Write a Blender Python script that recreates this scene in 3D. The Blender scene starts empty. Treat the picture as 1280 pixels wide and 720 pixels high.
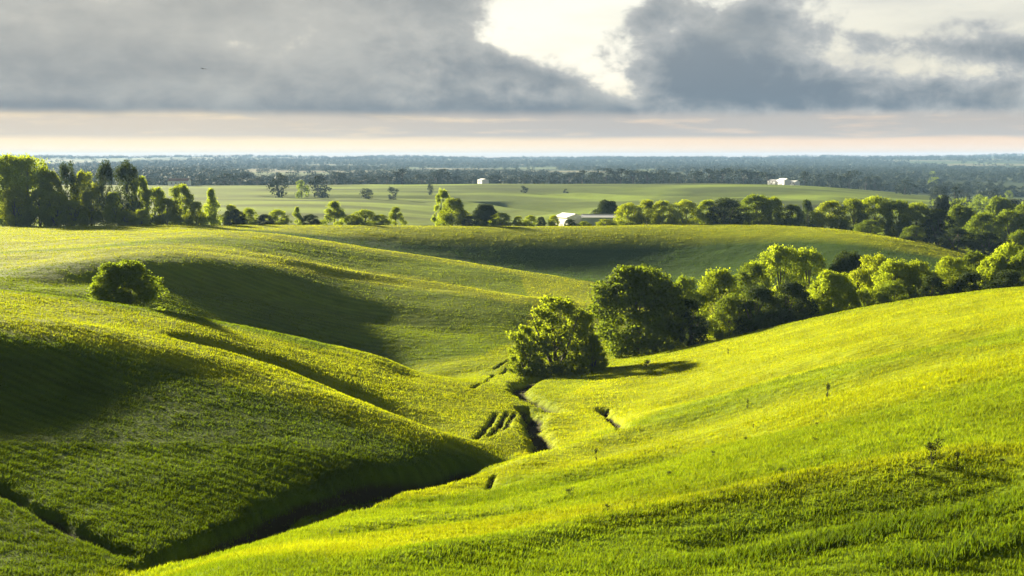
import bpy, math, random
import numpy as np
R = math.radians
rng = np.random.default_rng(7)
random.seed(7)
scene = bpy.context.scene
COL = scene.collection

# ------------------------------------------------------------------ camera model
FPX = 1700.0; TH = math.atan((360 - 197) / FPX); CAMZ = 30.0
CT, ST = math.cos(TH), math.sin(TH)
EXPO = 2.5; K = 2 ** EXPO
SUN_AZ, SUN_EL = R(-36), R(12.5)          # azimuth from the view direction (+Y), negative = left

def pix(px, py):
    """bearing and tan(elevation) of a direction"""
    xc = (np.asarray(px, float) - 640) / FPX; yc = (360 - np.asarray(py, float)) / FPX
    X = xc; Y = CT + yc * ST; Z = -ST + yc * CT
    return np.arctan2(X, Y), Z / np.hypot(X, Y)

cam_d = bpy.data.cameras.new('camera'); cam = bpy.data.objects.new('camera', cam_d); COL.objects.link(cam)
cam.location = (0, 0, CAMZ); cam.rotation_euler = (math.pi / 2 - TH, 0, 0)
cam_d.sensor_width = 36; cam_d.lens = 36 * FPX / 1280; cam_d.clip_start = 0.5; cam_d.clip_end = 60000
scene.camera = cam
vs = scene.view_settings
vs.view_transform = 'Standard'; vs.look = 'None'; vs.exposure = EXPO; vs.gamma = 1; vs.use_curve_mapping = False
cy = scene.cycles
cy.max_bounces = 7; cy.diffuse_bounces = 3; cy.glossy_bounces = 2; cy.transmission_bounces = 4
cy.transparent_max_bounces = 6; cy.volume_bounces = 0; cy.use_denoising = True

# ------------------------------------------------------------------ terrain: measured contour lines of the valley
PX = [-400, 0, 160, 320, 480, 640, 800, 960, 1120, 1280, 1700]
CUR = [
 # (py, range in metres) at each bearing of PX, nearest line first
 [(1500,14),(1500,14),(1450,15),(1400,15),(1400,14),(1400,13),(1400,12),(1400,12),(1400,12),(1400,12),(1400,12)],
 [(900,38),(860,40),(800,44),(730,50),(720,48),(720,48),(720,48),(720,47),(720,46),(720,46),(720,46)],
 [(860,44),(815,48),(755,55),(690,63),(660,68),(640,70),(620,68),(600,65),(585,62),(570,60),(540,60)],
 [(830,58),(772,64),(712,70),(652,79),(603,90),(576,102),(548,104),(512,100),(478,95),(450,92),(400,92)],
 [(600,87),(590,89),(575,91),(555,95),(556,99),(571,104),(525,119),(490,114),(455,111),(428,106),(385,106)],
 [(380,126),(395,126),(428,122),(470,116),(521,109),(562,106),(500,136),(465,131),(430,127),(404,124),(365,124)],
 [(365,131),(385,131),(413,127),(450,123),(504,118),(528,121),(475,151),(440,149),(405,147),(380,146),(350,146)],
 [(345,145),(365,145),(385,144),(414,143),(452,146),(490,146),(450,178),(414,172),(380,172),(360,172),(335,172)],
 [(388,172),(403,172),(420,174),(446,178),(464,187),(462,178),(440,200),(425,195),(400,195),(385,195),(360,195)],
 [(345,203),(356,206),(364,204),(402,202),(413,208),(425,204),(415,225),(408,220),(392,215),(385,215),(370,215)],
 [(325,226),(336,228),(316,232),(323,243),(349,252),(371,243),(386,250),(385,250),(375,245),(372,240),(362,240)],
 [(315,245),(324,242),(310,254),(320,262),(347,268),(369,260),(377,270),(370,272),(360,265),(360,260),(355,260)],
 [(300,300),(304,290),(295,300),(292,305),(314,306),(339,300),(362,296),(355,295),(345,290),(350,285),(350,285)],
 [(292,330),(295,330),(289,335),(293,338),(317,335),(341,328),(350,325),(337,322),(331,312),(345,310),(345,310)],
 [(284,400),(284,395),(283,385),(283,380),(284,378),(285,376),(284,376),(283,374),(301,350),(335,350),(338,350)],
 [(296,470),(296,470),(296,470),(296,470),(296,470),(296,470),(296,470),(298,470),(305,460),(315,460),(315,460)],
 [(276,620),(276,620),(276,620),(276,620),(278,620),(282,620),(280,620),(278,620),(283,620),(292,620),(292,620)],
 [(258,820),(258,820),(258,820),(256,820),(258,820),(270,820),(266,820),(262,820),(267,820),(276,820),(276,820)],
 [(246,1000),(246,1000),(246,1000),(246,1000),(246,1000),(250,1000),(252,1000),(247,1000),(252,1000),(264,1000),(264,1000)],
 [(232,1250),(232,1250),(233,1250),(233,1250),(231,1250),(231,1250),(231,1250),(231,1250),(243,1250),(256,1250),(256,1250)],
 [(236,1500),(236,1500),(236,1500),(236,1500),(235,1500),(235,1500),(235,1500),(235,1500),(240,1500),(246,1500),(246,1500)],
 [(219,2200)]*6+[(219,2200)]*2+[(223,2200),(226,2200),(226,2200)],
 [(211,3500)]*8+[(212,3500)]*3,
 [(203.5,4700)]*11,
 [(197.0,6500)]*11,
 [(197.2,7500)]*11,
 [(203,10500)]*11,
]

def nat_spline(x, y, xq):
    """natural cubic spline, y: (n,m) -> (q,m)"""
    n = len(x); h = np.diff(x); A = np.zeros((n, n)); b = np.zeros(y.shape)
    A[0, 0] = A[-1, -1] = 1
    for i in range(1, n - 1):
        A[i, i-1] = h[i-1]; A[i, i] = 2*(h[i-1]+h[i]); A[i, i+1] = h[i]
        b[i] = 6*((y[i+1]-y[i])/h[i] - (y[i]-y[i-1])/h[i-1])
    M = np.linalg.solve(A, b)
    i = np.clip(np.searchsorted(x, xq) - 1, 0, n-2); t = (xq - x[i])[:, None]; hh = h[i][:, None]
    return (M[i]*(hh-t)**3 + M[i+1]*t**3)/(6*hh) + (y[i]/hh - M[i]*hh/6)*(hh-t) + (y[i+1]/hh - M[i+1]*hh/6)*t

def pchip_rows(X, Y, xq):
    """monotone cubic along axis 1; X,Y (n,k) ; xq (q,) -> (n,q)"""
    h = np.diff(X, axis=1); d = np.diff(Y, axis=1)/h
    m = np.zeros_like(Y)
    w1 = 2*h[:, 1:]+h[:, :-1]; w2 = h[:, 1:]+2*h[:, :-1]
    same = (d[:, :-1]*d[:, 1:]) > 0
    with np.errstate(divide='ignore', invalid='ignore'):
        hm = (w1+w2)/(w1/d[:, :-1]+w2/d[:, 1:])
    m[:, 1:-1] = np.where(same, hm, 0); m[:, 0] = d[:, 0]; m[:, -1] = d[:, -1]
    # soften: blend with centred slopes a little so that crests are rounded
    out = np.empty((X.shape[0], len(xq)))
    for r in range(X.shape[0]):
        i = np.clip(np.searchsorted(X[r], xq) - 1, 0, X.shape[1]-2)
        t = np.clip((xq - X[r, i])/h[r, i], 0, 1); hh = h[r, i]
        out[r] = ((1+2*t)*(1-t)**2*Y[r, i] + t*(1-t)**2*hh*m[r, i] + t*t*(3-2*t)*Y[r, i+1] + t*t*(t-1)*hh*m[r, i+1])
    return out

def gsm(a, n, axis):
    k = np.exp(-0.5*(np.arange(-3*n, 3*n+1)/n)**2); k /= k.sum()
    pad = [(0, 0), (0, 0)]; pad[axis] = (3*n, 3*n)
    b = np.pad(a, pad, mode='edge'); out = np.zeros_like(a)
    for j, w in enumerate(k):
        out += w*(b[j:j+a.shape[0], :] if axis == 0 else b[:, j:j+a.shape[1]])
    return out

phi_n, _ = pix(np.array(PX, float), 400)
Zc = np.zeros((len(PX), len(CUR))); Rc = np.zeros_like(Zc)
for k, row in enumerate(CUR):
    for i, (py, r) in enumerate(row):
        _, s = pix(PX[i], py); Zc[i, k] = CAMZ + s*r; Rc[i, k] = math.log(r)
NPH, NR = 1400, 1500
PH0, PH1 = phi_n[0], phi_n[-1]
phq = np.linspace(PH0, PH1, NPH)
Zq = nat_spline(phi_n, Zc, phq); Rq = nat_spline(phi_n, Rc, phq)
Rq = np.maximum.accumulate(Rq + np.arange(Rq.shape[1])*1e-3, axis=1)
LR0, LR1 = math.log(14.0), math.log(14000.0)
lrq = np.linspace(LR0, LR1, NR)
H = pchip_rows(Rq, Zq, lrq)
H = gsm(H, 2, 1); H = gsm(H, 10, 0)

def vnoise(x, y, seed):
    """smooth value noise, -1..1"""
    xi = np.floor(x).astype(np.int64); yi = np.floor(y).astype(np.int64)
    fx = x-xi; fy = y-yi; fx = fx*fx*fx*(fx*(fx*6-15)+10); fy = fy*fy*fy*(fy*(fy*6-15)+10)
    def hsh(a, b):
        h = (a*374761393 + b*668265263 + seed*1442695041) & 0xffffffff
        h = ((h ^ (h >> 13))*1274126177) & 0xffffffff
        return ((h ^ (h >> 16)) & 0xffff)/32767.5 - 1
    return ((hsh(xi, yi)*(1-fx)+hsh(xi+1, yi)*fx)*(1-fy) + (hsh(xi, yi+1)*(1-fx)+hsh(xi+1, yi+1)*fx)*fy)

def fbm(x, y, seed, octv=4):
    a = 0; s = 1.0; t = 0
    for o in range(octv):
        a = a + s*vnoise(x*2**o+o*17.3, y*2**o-o*9.1, seed+o); t += s; s *= .5
    return a/t

def base_h(x, y):
    x = np.asarray(x, float); y = np.asarray(y, float)
    ph = np.arctan2(x, y); lr = np.log(np.maximum(np.hypot(x, y), 14.0))
    phc = np.clip(ph, PH0, PH1)
    u = (phc-PH0)/(PH1-PH0)*(NPH-1); v = np.clip((lr-LR0)/(LR1-LR0)*(NR-1), 0, NR-1.001)
    i = np.clip(u.astype(int), 0, NPH-2); j = np.clip(v.astype(int), 0, NR-2); fu = u-i; fv = v-j
    h = (H[i, j]*(1-fu)+H[i+1, j]*fu)*(1-fv)+(H[i, j+1]*(1-fu)+H[i+1, j+1]*fu)*fv
    # beyond the measured bearings the land blends to a common gentle surface all round
    w = np.clip((np.abs(ph)-0.50)/1.2, 0, 1); w = w*w*(3-2*w)
    return h*(1-w)+w*14.0

def project(px, py, hf):
    """first hit of the view ray with the ground"""
    ph, s = pix(px, py); r = np.exp(np.linspace(LR0, math.log(9000), 6000))
    X, Y = r*math.sin(ph), r*math.cos(ph)
    d = CAMZ + s*r - hf(X, Y); k = np.argmax(d < 0)
    if d[k] >= 0: k = len(r)-1
    if k > 0:
        t = d[k-1]/(d[k-1]-d[k]); rr = r[k-1]+(r[k]-r[k-1])*t
    else: rr = r[0]
    return rr*math.sin(ph), rr*math.cos(ph)

def path_xy(pts):
    q = []
    P = [project(a, b, base_h) for a, b in pts]
    for k in range(len(P)-1):      # Catmull-Rom resample
        p0 = P[max(k-1, 0)]; p1 = P[k]; p2 = P[k+1]; p3 = P[min(k+2, len(P)-1)]
        for t in np.arange(0, 1, .2):
            q.append([.5*(2*p1[c]+(p2[c]-p0[c])*t+(2*p0[c]-5*p1[c]+4*p2[c]-p3[c])*t*t+(3*p1[c]-p0[c]-3*p2[c]+p3[c])*t**3) for c in (0, 1)])
    q.append(list(P[-1])); return np.array(q)

def path_dist(x, y, q):
    """(distance, signed side, t 0..1) to the polyline"""
    best = np.full(x.shape, 1e9); side = np.zeros(x.shape); tt = np.zeros(x.shape)
    n = len(q)-1
    for k in range(n):
        ax, ay = q[k]; bx, by = q[k+1]; dx, dy = bx-ax, by-ay; L2 = dx*dx+dy*dy+1e-9
        t = np.clip(((x-ax)*dx+(y-ay)*dy)/L2, 0, 1)
        d = np.hypot(x-ax-t*dx, y-ay-t*dy); m = d < best
        best = np.where(m, d, best); side = np.where(m, np.sign((x-ax)*dy-(y-ay)*dx), side); tt = np.where(m, (k+t)/n, tt)
    return best, side, tt

# (points in the photograph, half width m, height m (negative cuts in), bare-soil amount)
FEAT = [
 # the creek cut along the foot of the left hill, with the strip of turf between its two arms
 ([(676,571),(600,580),(540,586),(480,591),(430,601),(380,618),(330,641),(270,670),(200,700),(150,722)], .85, -1.5, 1.0),
 ([(600,584),(545,592),(500,600),(450,615),(400,636),(350,656),(290,680),(230,706)], 1.5, -2.0, 1.0),
 ([(-20,600),(0,612),(40,632),(80,656),(120,676),(150,690),(170,700)], .55, -.8, .8),
 # gully up the valley
 ([(688,573),(678,556),(672,540),(668,522),(662,508)], 1.05, -1.25, 1.00),
 ([(705,516),(684,506),(664,497),(650,490),(652,480),(668,474),(690,470)], 1.08, -1.45, 1.00),
 ([(664,520),(658,512),(648,505)], 0.68, -0.87, 0.69),
 # slumped terraces left of the gully
 ([(594,546),(604,538),(614,526),(621,512)], .26, -.30, .9),
 ([(608,546),(620,536),(628,524),(634,510)], .26, -.30, .9),
 ([(622,540),(632,532),(638,522),(643,511)], .26, -.30, .9),
 ([(588,486),(600,480),(614,473),(618,468)], .26, -.30, .9),
 ([(616,464),(628,456),(640,448),(646,444)], .26, -.30, .9),
 ([(624,470),(636,460),(648,450)], .26, -.30, .9),
 # scars right of the gully
 ([(748,507),(756,516),(768,524),(780,532),(783,540),(777,546)], 0.46, -0.87, 1.00),
 ([(757,509),(763,515)], 0.29, -0.54, 1.00),
 ([(773,537),(776,543)], 0.25, -0.54, 1.00),
 ([(804,461),(808,456),(812,448)], 0.33, -0.49, 1.00),
 ([(610,613),(614,606),(618,600)], .20, -.30, .9),
 # broad swells of the slopes (turf stays)
 ([(1300,432),(1180,452),(1060,478),(960,502),(880,523),(800,545),(720,566),(640,590),(560,612)], 3.25, 0.82, 0),
 ([(1300,402),(1180,422),(1060,444),(960,468),(880,490),(790,515)], 4.00, -0.66, 0),
 ([(1300,478),(1180,492),(1080,508),(980,528),(880,552),(760,585),(640,612)], 3.25, -0.57, 0),
 ([(1300,560),(1180,580),(1060,600),(940,625),(820,650),(700,672),(560,696),(420,715)], 2.25, 0.56, 0),
 ([(1300,600),(1180,618),(1060,640),(940,664),(820,690)], 2.00, -0.59, 0),
 ([(700,628),(620,640),(540,650),(460,660),(400,672)], 1.88, -0.41, 0),
 ([(200,412),(280,430),(360,455),(440,486),(520,520),(590,552)], 2.20, -1.04, 0),
 ([(0,398),(100,412),(200,440),(300,466),(400,498),(480,524),(560,550),(630,566)], 3.2, 0.45, 0),
 ([(0,356),(120,348),(250,352),(400,378),(520,402),(620,424)], 6.0, -.9, 0),
 ([(60,326),(250,313),(400,335),(520,353),(640,372)], 4.0, .5, 0),
 ([(500,480),(560,470),(610,462)], 3, -.5, 0),
 ([(590,252),(650,258),(720,266),(780,262)], 26.00, -5.20, 0),
 ([(540,258),(600,262),(680,272),(720,276)], 20.00, 3.90, 0),
 ([(320,245),(440,245),(560,247)], 18.00, -2.34, 0),
 ([(820,244),(950,244),(1040,248),(1100,252)], 18.00, -2.60, 0),
 ([(700,242),(850,250),(960,254)], 16.00, 2.34, 0),
]
FQ = [(path_xy(p), w, a, s) for p, w, a, s in FEAT]

def ground(x, y, want_soil=False):
    x = np.asarray(x, float); y = np.asarray(y, float)
    r = np.hypot(x, y); h = base_h(x, y); soil = np.zeros(x.shape)
    # rolling irregularities, scaled to the size of the landform they sit on
    near = np.clip((700-r)/400, 0, 1)
    h = h + near*(.28*fbm(x/19, y/14, 3, 3) + .07*fbm(x/3.1+y/9, y/3.1, 11, 3))
    h = h + (1-near)*1.1*fbm(x/120, y/110, 5, 3)
    hill = np.clip((r-4200)/2300, 0, 1)*np.clip((10500-r)/3000, 0, 1)
    h = h + hill*(20*fbm(x/900, y/2500, 21, 4)+6*fbm(x/260, y/900, 29, 3)-3)
    for q, w, a, s in FQ:
        wide = w*3.2
        m = (x > q[:, 0].min()-wide) & (x < q[:, 0].max()+wide) & (y > q[:, 1].min()-wide) & (y < q[:, 1].max()+wide)
        if not m.any(): continue
        xs, ys = x[m], y[m]
        if s > 0:
            xs = xs + w*.5*fbm(xs/2.3, ys/2.3, 41, 2); ys = ys + w*.5*fbm(xs/2.1+7, ys/2.1, 43, 2)
        d, side, t = path_dist(xs, ys, q)
        e = np.clip(np.minimum(t, 1-t)/.16, 0, 1); e = e*e*(3-2*e)
        if s > 0:
            prof = 1/(1+(d/w)**5)
            var = .75+.35*fbm(xs/4, ys/4, 51, 2)
            soil[m] = np.maximum(soil[m], s*e*var*np.clip(1.35-d/w, 0, 1))
            h[m] = h[m] + a*e*prof*var
        else:
            h[m] = h[m] + a*e*np.exp(-(d/w)**2)
    return (h, soil) if want_soil else h

def place(px, r):
    ph, _ = pix(px, 300.0); x, y = r*math.sin(ph), r*math.cos(ph)
    return x, y, float(ground(np.array([x]), np.array([y]))[0])

# ------------------------------------------------------------------ crops: field colours, with slope sunlight and shade painted in
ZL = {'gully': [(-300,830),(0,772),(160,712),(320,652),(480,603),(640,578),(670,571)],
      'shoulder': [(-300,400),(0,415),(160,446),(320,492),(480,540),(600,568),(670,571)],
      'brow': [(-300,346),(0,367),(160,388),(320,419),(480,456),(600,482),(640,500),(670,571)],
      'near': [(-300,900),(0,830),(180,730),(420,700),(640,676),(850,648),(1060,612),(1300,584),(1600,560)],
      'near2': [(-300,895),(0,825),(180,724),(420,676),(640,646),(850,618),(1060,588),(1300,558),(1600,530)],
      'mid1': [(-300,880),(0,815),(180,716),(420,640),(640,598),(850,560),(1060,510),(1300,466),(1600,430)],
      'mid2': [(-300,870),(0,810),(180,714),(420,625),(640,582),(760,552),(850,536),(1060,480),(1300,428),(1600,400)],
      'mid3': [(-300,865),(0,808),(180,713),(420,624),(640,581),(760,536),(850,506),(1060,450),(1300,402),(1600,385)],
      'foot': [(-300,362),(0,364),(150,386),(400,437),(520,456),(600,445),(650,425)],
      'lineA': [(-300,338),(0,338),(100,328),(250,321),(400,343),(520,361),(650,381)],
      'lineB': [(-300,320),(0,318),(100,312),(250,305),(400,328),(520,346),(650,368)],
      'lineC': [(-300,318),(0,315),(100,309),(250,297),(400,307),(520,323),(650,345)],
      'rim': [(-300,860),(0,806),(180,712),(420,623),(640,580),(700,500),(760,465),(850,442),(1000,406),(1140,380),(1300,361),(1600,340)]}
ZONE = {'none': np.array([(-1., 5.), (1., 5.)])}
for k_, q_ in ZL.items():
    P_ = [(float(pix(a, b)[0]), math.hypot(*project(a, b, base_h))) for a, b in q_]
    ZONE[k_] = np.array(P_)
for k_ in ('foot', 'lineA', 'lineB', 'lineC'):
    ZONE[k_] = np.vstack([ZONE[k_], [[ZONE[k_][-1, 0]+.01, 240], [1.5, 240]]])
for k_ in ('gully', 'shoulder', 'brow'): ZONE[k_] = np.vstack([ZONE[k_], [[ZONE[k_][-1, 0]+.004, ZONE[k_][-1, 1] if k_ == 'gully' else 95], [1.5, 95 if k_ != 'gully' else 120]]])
def rows(x, y):
    """drill rows of the crop, -1..1, following the lie of each slope"""
    r = np.hypot(x, y); ph = np.arctan2(x, y)
    rg = np.interp(ph, GUL[:, 0], GUL[:, 1])
    wl = 1.3*fbm(x/16, y/16, 201, 2)
    a = np.cos(6.2832*((x*.43+y*.90)+wl)/1.15); b = np.cos(6.2832*((x*.29+y*.957)+wl)/1.05)
    c = np.cos(6.2832*((x*.16+y*.987)+2*wl)/1.9)
    return np.where(r < rg, b, np.where(r < 178, a, c))*np.clip(1-(r-330)/100, 0, 1)
GUL = np.array([(float(pix(a, 600.0)[0]), b) for a, b in [(-300,60),(0,62),(160,70),(320,79),(480,90),(640,102),(680,112),(760,178),(1280,178)]])
def crop_col(x, y):
    """linear albedo of the crop, painted slope light and shade included"""
    x = np.asarray(x, float); y = np.asarray(y, float)
    r = np.hypot(x, y); ph = np.arctan2(x, y)
    c = np.empty(x.shape+(3,)); c[:] = (.158, .198, .006)
    n = fbm(x/9, y/6, 61, 4)[..., None]; c = c*(1+.22*n)
    n2 = fbm(x/2.2, y/1.8, 67, 3)[..., None]; c = c*(1+.18*n2)
    c = c*(1+.10*rows(x, y)*(1+.5*fbm(x/5, y/5, 211, 2)))[..., None]
    # slope shade painted in as darker green, lower left hill and near right hill;
    # sunlight painted in as yellow along the tops of both near hills
    jit = 1.6*fbm(x/11, y/11, 221, 3)
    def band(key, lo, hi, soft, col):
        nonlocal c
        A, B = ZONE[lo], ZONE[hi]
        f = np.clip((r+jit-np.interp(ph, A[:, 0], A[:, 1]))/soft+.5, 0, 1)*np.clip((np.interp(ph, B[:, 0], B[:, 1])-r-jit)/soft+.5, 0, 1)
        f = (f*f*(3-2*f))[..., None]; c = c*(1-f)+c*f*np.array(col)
    band('slope_shade', 'gully', 'shoulder', 5, (.36, .46, .8))  # shaded lower slope painted into the colour
    band('pale', 'shoulder', 'brow', 7, (1.14, 1.10, .8))  # sunlit crest painted yellower
    band('near_shade', 'none', 'near', 7, (.62, .76, 1.0))  # shade on the slope facing the camera, painted darker
    band('m', 'foot', 'lineA', 5, (.55, .66, 1.0))  # shaded face of the middle hill, painted darker
    band('m', 'lineB', 'lineC', 5, (.62, .74, 1.0))  # painted shade between the two middle crests
    band('strip', 'near', 'near2', 4, (1.12, 1.08, .9))  # from here painted bands of sun and shade across the right hill
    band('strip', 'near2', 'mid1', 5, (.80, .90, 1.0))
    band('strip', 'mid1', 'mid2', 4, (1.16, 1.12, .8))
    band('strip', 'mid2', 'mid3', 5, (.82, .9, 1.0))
    band('top', 'mid3', 'rim', 6, (1.28, 1.20, .8))  # sunlit top of the right hill, painted brighter
    c = c*(1+np.clip((r-185)/30, 0, 1)[..., None]*np.array([.16, .08, -.3]))
    # the dark field on the back hill is a deeper green
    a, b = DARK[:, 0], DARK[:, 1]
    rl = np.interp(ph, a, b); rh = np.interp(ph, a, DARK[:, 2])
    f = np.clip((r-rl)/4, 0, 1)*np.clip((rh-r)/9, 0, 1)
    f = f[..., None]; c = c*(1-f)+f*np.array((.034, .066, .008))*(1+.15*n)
    # beyond the near hills: paler pasture, then a patchwork of fields
    g = np.clip((r-450)/120, 0, 1)[..., None]
    past = np.array((.110, .148, .015))*(1+.18*n)
    pn = fbm(x/210+3, y/75, 71, 3)[..., None]
    past = past*(1+.75*pn)*(1+.35*np.clip(fbm(x/90, y/60, 79, 2)[..., None]*3, -1, 1))
    c = c*(1-g)+g*past
    g2 = np.clip((r-1280)/60, 0, 1)[..., None]
    cell = np.floor(x/230+.35*fbm(x/500, y/500, 77, 1)), np.floor(y/330)
    hsh = np.abs(np.sin(cell[0]*12.9898+cell[1]*78.233)*43758.5453) % 1
    pal = np.array([(.05, .07, .03), (.11, .14, .05), (.07, .10, .035), (.16, .15, .08), (.05, .07, .03)])
    pc = pal[(hsh*5).astype(int)]
    c = c*(1-g2)+g2*pc
    return c
# dark field: bearing, near edge range, far edge range
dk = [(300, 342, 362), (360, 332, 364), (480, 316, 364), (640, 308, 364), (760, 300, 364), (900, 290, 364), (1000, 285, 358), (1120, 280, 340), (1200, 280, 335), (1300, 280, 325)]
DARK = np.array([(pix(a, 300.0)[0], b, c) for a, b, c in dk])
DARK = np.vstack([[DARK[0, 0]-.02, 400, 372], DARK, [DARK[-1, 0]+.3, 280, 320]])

# ------------------------------------------------------------------ node helpers
class NT:
    def __init__(s, tree): s.t = tree; s.n = tree.nodes; s.l = tree.links
    def node(s, typ, **kw):
        nd = s.n.new(typ)
        for k, v in kw.items(): setattr(nd, k, v)
        return nd
    def put(s, sock, v):
        if v is None: return
        if hasattr(v, 'is_output') or isinstance(v, bpy.types.NodeSocket): s.l.new(v, sock)
        else: sock.default_value = v
    def m(s, op, a, b=None, c=None, clamp=False):
        nd = s.node('ShaderNodeMath', operation=op, use_clamp=clamp)
        for i, v in enumerate((a, b, c)): s.put(nd.inputs[i], v)
        return nd.outputs[0]
    def mix(s, f, a, b, mode='MIX'):
        nd = s.node('ShaderNodeMix', data_type='RGBA', blend_type=mode)
        s.put(nd.inputs[0], f)
        s.put(nd.inputs[6], a if not isinstance(a, tuple) else (*a[:3], 1)); s.put(nd.inputs[7], b if not isinstance(b, tuple) else (*b[:3], 1))
        return nd.outputs[2]
    def ramp01(s, x, a, b):
        nd = s.node('ShaderNodeMapRange', interpolation_type='SMOOTHSTEP'); s.put(nd.inputs[0], x)
        nd.inputs[1].default_value = a; nd.inputs[2].default_value = b; return nd.outputs[0]
    def noise(s, vec, scale, detail=4, rough=.5, dist=0, dims='3D'):
        nd = s.node('ShaderNodeTexNoise', noise_dimensions=dims); s.put(nd.inputs['Vector'], vec)
        nd.inputs['Scale'].default_value = scale; nd.inputs['Detail'].default_value = detail
        nd.inputs['Roughness'].default_value = rough; nd.inputs['Distortion'].default_value = dist
        return nd.outputs[0]
    def vec(s, x, y, z=0.0):
        nd = s.node('ShaderNodeCombineXYZ'); s.put(nd.inputs[0], x); s.put(nd.inputs[1], y); s.put(nd.inputs[2], z); return nd.outputs[0]

def srgb(r, g, b):
    f = lambda c: (c/255/12.92) if c/255 <= .04045 else ((c/255+.055)/1.055)**2.4
    return (f(r), f(g), f(b))

# ------------------------------------------------------------------ sky
world = bpy.data.worlds.new('World'); scene.world = world; world.use_nodes = True
w = NT(world.node_tree); w.n.clear()
tc = w.node('ShaderNodeTexCoord'); sep = w.node('ShaderNodeSeparateXYZ'); w.l.new(tc.outputs['Generated'], sep.inputs[0])
az = w.m('ARCTAN2', sep.outputs[0], sep.outputs[1]); el = w.m('ARCSINE', sep.outputs[2])
U = w.m('MULTIPLY', az, 17.0); V = w.m('MULTIPLY', el, 17.0)     # units of 100 px: u right from the view axis, v up from the horizon
def PU(px): return (px-640)/100
def PV(py): return (197-py)/100
big = w.noise(w.vec(w.m('MULTIPLY', U, .55), w.m('MULTIPLY', V, 1.5), 3.3), 1.0, 7, .55, .3)
fine = w.noise(w.vec(w.m('MULTIPLY', U, 2.2), w.m('MULTIPLY', V, 3.0), 8.1), 1.0, 9, .60, .25)
def blob(cx, cy, rx, ry, amp):
    dx = w.m('DIVIDE', w.m('SUBTRACT', U, PU(cx)), rx/100); dy = w.m('DIVIDE', w.m('SUBTRACT', V, PV(cy)), ry/100)
    d2 = w.m('ADD', w.m('MULTIPLY', dx, dx), w.m('MULTIPLY', dy, dy))
    return w.m('MULTIPLY', w.m('EXPONENT', w.m('MULTIPLY', d2, -1.0)), amp)
# heap clouds: the great bank on the left, the towers right of the gap, ragged shreds beyond
edge = w.m('SUBTRACT', w.m('ADD', PU(612), w.m('MULTIPLY', w.ramp01(V, PV(40), PV(150)), 1.75)), U)
D = w.ramp01(edge, -.25, .35)
for args in [(900,70,105,62,1.15),(850,110,95,45,.8),(1000,110,120,38,.75),(810,20,32,40,.55),(700,85,45,26,.7),(1140,66,95,17,.75),(1255,78,60,22,.8),(1180,122,190,22,1.0),(1200,42,60,9,.4),(950,35,60,30,.4),
             (648,42,16,8,.5),(560,-20,120,60,.4)]:
    D = w.m('ADD', D, blob(*args))
D = w.m('ADD', D, w.m('MULTIPLY', w.ramp01(V, PV(118), PV(142)), .4))
D = w.m('SUBTRACT', D, blob(712,20,44,58,.5))
D = w.m('ADD', D, w.m('MULTIPLY', w.m('SUBTRACT', big, .5), 1.5))
D = w.m('ADD', D, w.m('MULTIPLY', w.m('SUBTRACT', fine, .5), w.m('ADD', .7, w.m('MULTIPLY', w.ramp01(U, PU(380), PU(640)), 1.2))))
high = w.ramp01(V, 2.4, 5.0)                                    # overcast overhead, out of the picture
D = w.m('MAXIMUM', D, w.m('MULTIPLY', high, .9))
cover = w.ramp01(D, .26, .80)
thick = w.ramp01(D, .36, 1.55)
low = w.ramp01(V, PV(20), PV(150))
def kc(c, f=1.0): return tuple(v*f/K for v in srgb(*c))
side = w.ramp01(U, PU(200), PU(1000))
litc = w.mix(side, kc((205,203,194)), kc((196,198,196)))
midc = w.mix(side, kc((168,170,167)), kc((140,150,157)))
bas = w.mix(side, kc((134,142,148)), kc((118,132,144)))
dark = w.mix(low, midc, bas)
cl = w.mix(thick, litc, dark)
cl = w.mix(w.m('MULTIPLY', w.ramp01(w.noise(w.vec(w.m('MULTIPLY', U, .7), w.m('MULTIPLY', V, 1.6), 1.7), 1.0, 5, .55), .45, .72), .55), cl, kc((186,188,184)))
cl = w.mix(high, cl, kc((118,122,122)))
# clear air behind, warm towards the horizon
gap = w.mix(w.ramp01(U, PU(780), PU(1100)), kc((250,247,236), .98), kc((232,227,213)))
gap = w.mix(w.ramp01(w.noise(w.vec(w.m('MULTIPLY', U, .5), w.m('MULTIPLY', V, 2.2), 5.0), 1.0, 6, .55), .42, .7), gap, w.mix(w.ramp01(U, PU(780), PU(950)), kc((236,233,220)), kc((210,207,200))))
nish = w.node('ShaderNodeTexSky', sky_type='NISHITA', sun_disc=False, sun_elevation=SUN_EL, sun_rotation=SUN_AZ, air_density=1.0, dust_density=1.5)
nsk = w.node('ShaderNodeVectorMath', operation='SCALE'); w.l.new(nish.outputs[0], nsk.inputs[0]); nsk.inputs[3].default_value = .05
gap = w.mix(.12, gap, nsk.outputs[0])
heap = w.mix(cover, gap, cl)
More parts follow.
